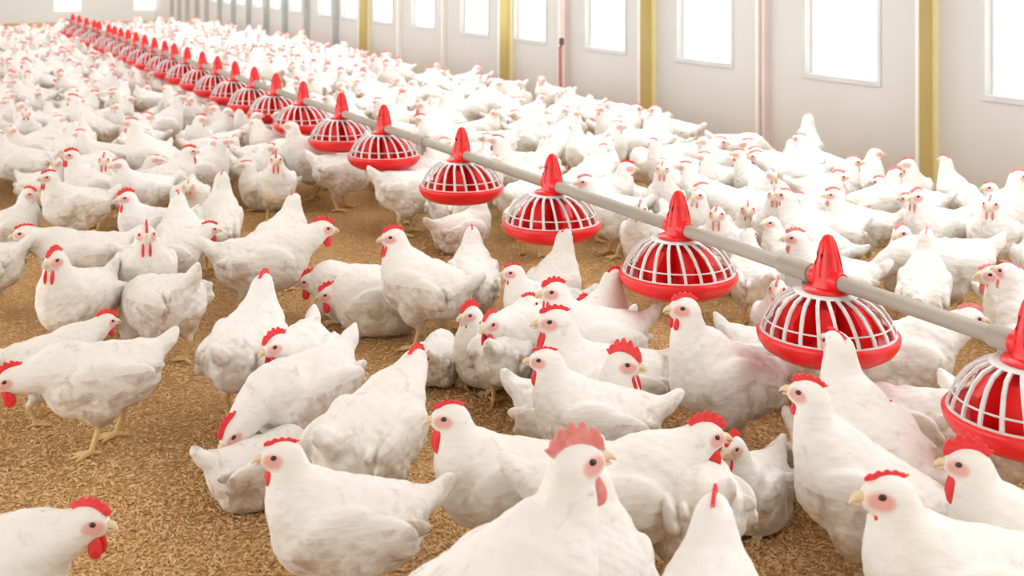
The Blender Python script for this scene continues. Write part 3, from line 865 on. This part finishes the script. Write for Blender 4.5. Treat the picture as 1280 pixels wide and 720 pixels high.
# the distant crowd, past three hundred birds: one object
lowb = {}
def low_body(pose):
    if pose not in lowb:
        V, Q, pt, H, HR = build_body(pose, .0125)
        vs = [V]; qs = [Q]; ps = [pt]; ms = [np.zeros(len(Q))]; n = len(V)
        for k in ('comb', 'wattleL', 'wattleR'):
            m = PM[k]; pv = np.array([v.co[:] for v in m.vertices])*np.array([.9,1,.9 if k=='comb' else 1]) @ HR.T + H
            for p in m.polygons:
                vi = list(p.vertices)
                if len(vi) == 3: vi = vi + [vi[2]]
                if len(vi) != 4: continue
                qs.append(np.array([[n+i for i in vi]])); ms.append(np.ones(1))
            vs.append(pv); ps.append(np.zeros((len(pv), 4))); n += len(pv)
        lowb[pose] = (np.concatenate(vs), np.concatenate(qs), np.concatenate(ps), np.concatenate(ms))
    return lowb[pose]
if mass:
    V_, L_, LS, PT, MI = [], [], [], [], []
    n = 0
    for d, x, y, a, s, pose, cb, wt in mass:
        V, Q, pt, mi = low_body(pose)
        c, q = math.cos(a), math.sin(a)
        R = np.array(((c,-q,0),(q,c,0),(0,0,1)))
        V_.append((V*s) @ R.T + np.array((x, y, 0))); L_.append(Q+n); PT.append(pt); MI.append(mi); n += len(V)
    V = np.concatenate(V_); Q = np.concatenate(L_); pt = np.concatenate(PT); mi = np.concatenate(MI)
    tri = Q[:,2] == Q[:,3]
    me = bpy.data.meshes.new('distant_flock')
    me.vertices.add(len(V)); me.vertices.foreach_set('co', V.astype(np.float32).ravel())
    cnt = np.where(tri, 3, 4); st = np.concatenate([[0], np.cumsum(cnt)[:-1]])
    mask = np.ones(Q.shape, bool); mask[tri, 3] = False
    lv = Q[mask]
    me.loops.add(len(lv)); me.loops.foreach_set('vertex_index', lv.astype(np.int32))
    me.polygons.add(len(Q)); me.polygons.foreach_set('loop_start', st.astype(np.int32))
    me.materials.append(M_feather); me.materials.append(M_combpale)
    me.polygons.foreach_set('material_index', mi.astype(np.int32))
    me.update(calc_edges=True); me.validate()
    me.polygons.foreach_set('use_smooth', np.ones(len(me.polygons), bool))
    at = me.color_attributes.new('paint', 'FLOAT_COLOR', 'POINT'); at.data.foreach_set('color', pt.astype(np.float32).ravel())
    obj('chicken_flock', me, kind='stuff', label='dense crowd of small white chickens filling the distant end of the shed', category='chickens')

# ------------------------------------------------------------------ loose wood shavings on the litter
rg = np.random.default_rng(3)
def shavings(n, mi, big=1.0):
    # spread evenly over the picture's foreground: denser near the camera
    v = 760 - (760-120)*rg.random(n)**1.15; u = rg.uniform(-60, 1340, n)
    d = CH*FP/(v-HZ); l = (u-640)/FP*d; X = d*S+l*K; Y = d*K-l*S
    ok = (X < WX-.02); X = X[ok]; Y = Y[ok]; n = len(X)
    L_ = rg.uniform(.003, .0085, n)*big; Wd = rg.uniform(.0012, .0026, n)*big; Hh = rg.uniform(.001, .0024, n)*big
    a = rg.uniform(0, 2*np.pi, n); tl = rg.normal(0, .25, n)
    base = np.array([(-1,-1,-.5),(1,-1,-.5),(1,1,-.5),(-1,1,-.5),(-.8,-.8,1),(.8,-.8,1),(.8,.8,1),(-.8,.8,1)], float)
    P = base[None]*np.stack([L_, Wd, Hh], 1)[:,None,:]
    z = P[...,2] + P[...,0]*tl[:,None] + np.abs(tl)[:,None]*L_[:,None]*.6
    x = P[...,0]*np.cos(a)[:,None] - P[...,1]*np.sin(a)[:,None] + X[:,None]
    y = P[...,0]*np.sin(a)[:,None] + P[...,1]*np.cos(a)[:,None] + Y[:,None]
    V = np.stack([x, y, z+.001], -1).reshape(-1, 3)
    fb = np.array([(4,5,6,7),(0,1,5,4),(1,2,6,5),(2,3,7,6),(3,0,4,7)])
    Q = (fb[None] + (np.arange(n)*8)[:,None,None]).reshape(-1, 4)
    return V, Q, np.full(len(Q), mi)
parts = [shavings(34000, 0), shavings(30000, 1), shavings(2000, 2, 1.2)]
off = 0; Qs = []
for V, Q, m in parts: Qs.append(Q + off); off += len(V)
obj('litter', np_mesh('litter', np.concatenate([p[0] for p in parts]), np.concatenate(Qs), None, [M_chipA, M_chipB, M_chipC], np.concatenate([p[2] for p in parts])),
    kind='stuff', label='loose brown and tan wood shavings scattered over the floor', category='litter')

# ------------------------------------------------------------------ light, sky, camera
w = bpy.data.worlds.new('sky'); bpy.context.scene.world = w; w.use_nodes = True
w.node_tree.nodes['Background'].inputs[0].default_value = (.97, .985, 1.0, 1)
w.node_tree.nodes['Background'].inputs[1].default_value = 3.15
cam = bpy.data.cameras.new('camera'); co = bpy.data.objects.new('camera', cam); C.objects.link(co)
co.location = (0, 0, CH); co.rotation_euler = (math.pi/2, 0, -TH)
cam.sensor_width = 36; cam.lens = FP/1280*36; cam.shift_x = 0; cam.shift_y = -(360-HZ)/1280
cam.clip_start = .05; cam.clip_end = 200
cam.dof.use_dof = True; cam.dof.focus_distance = 3.3; cam.dof.aperture_fstop = 5.0
sc = bpy.context.scene; sc.camera = co
sc.view_settings.view_transform = 'Standard'; sc.view_settings.look = 'None'; sc.view_settings.exposure = 0.0; sc.view_settings.gamma = 1.0
sc.view_settings.use_curve_mapping = False
sc.cycles.use_denoising = True
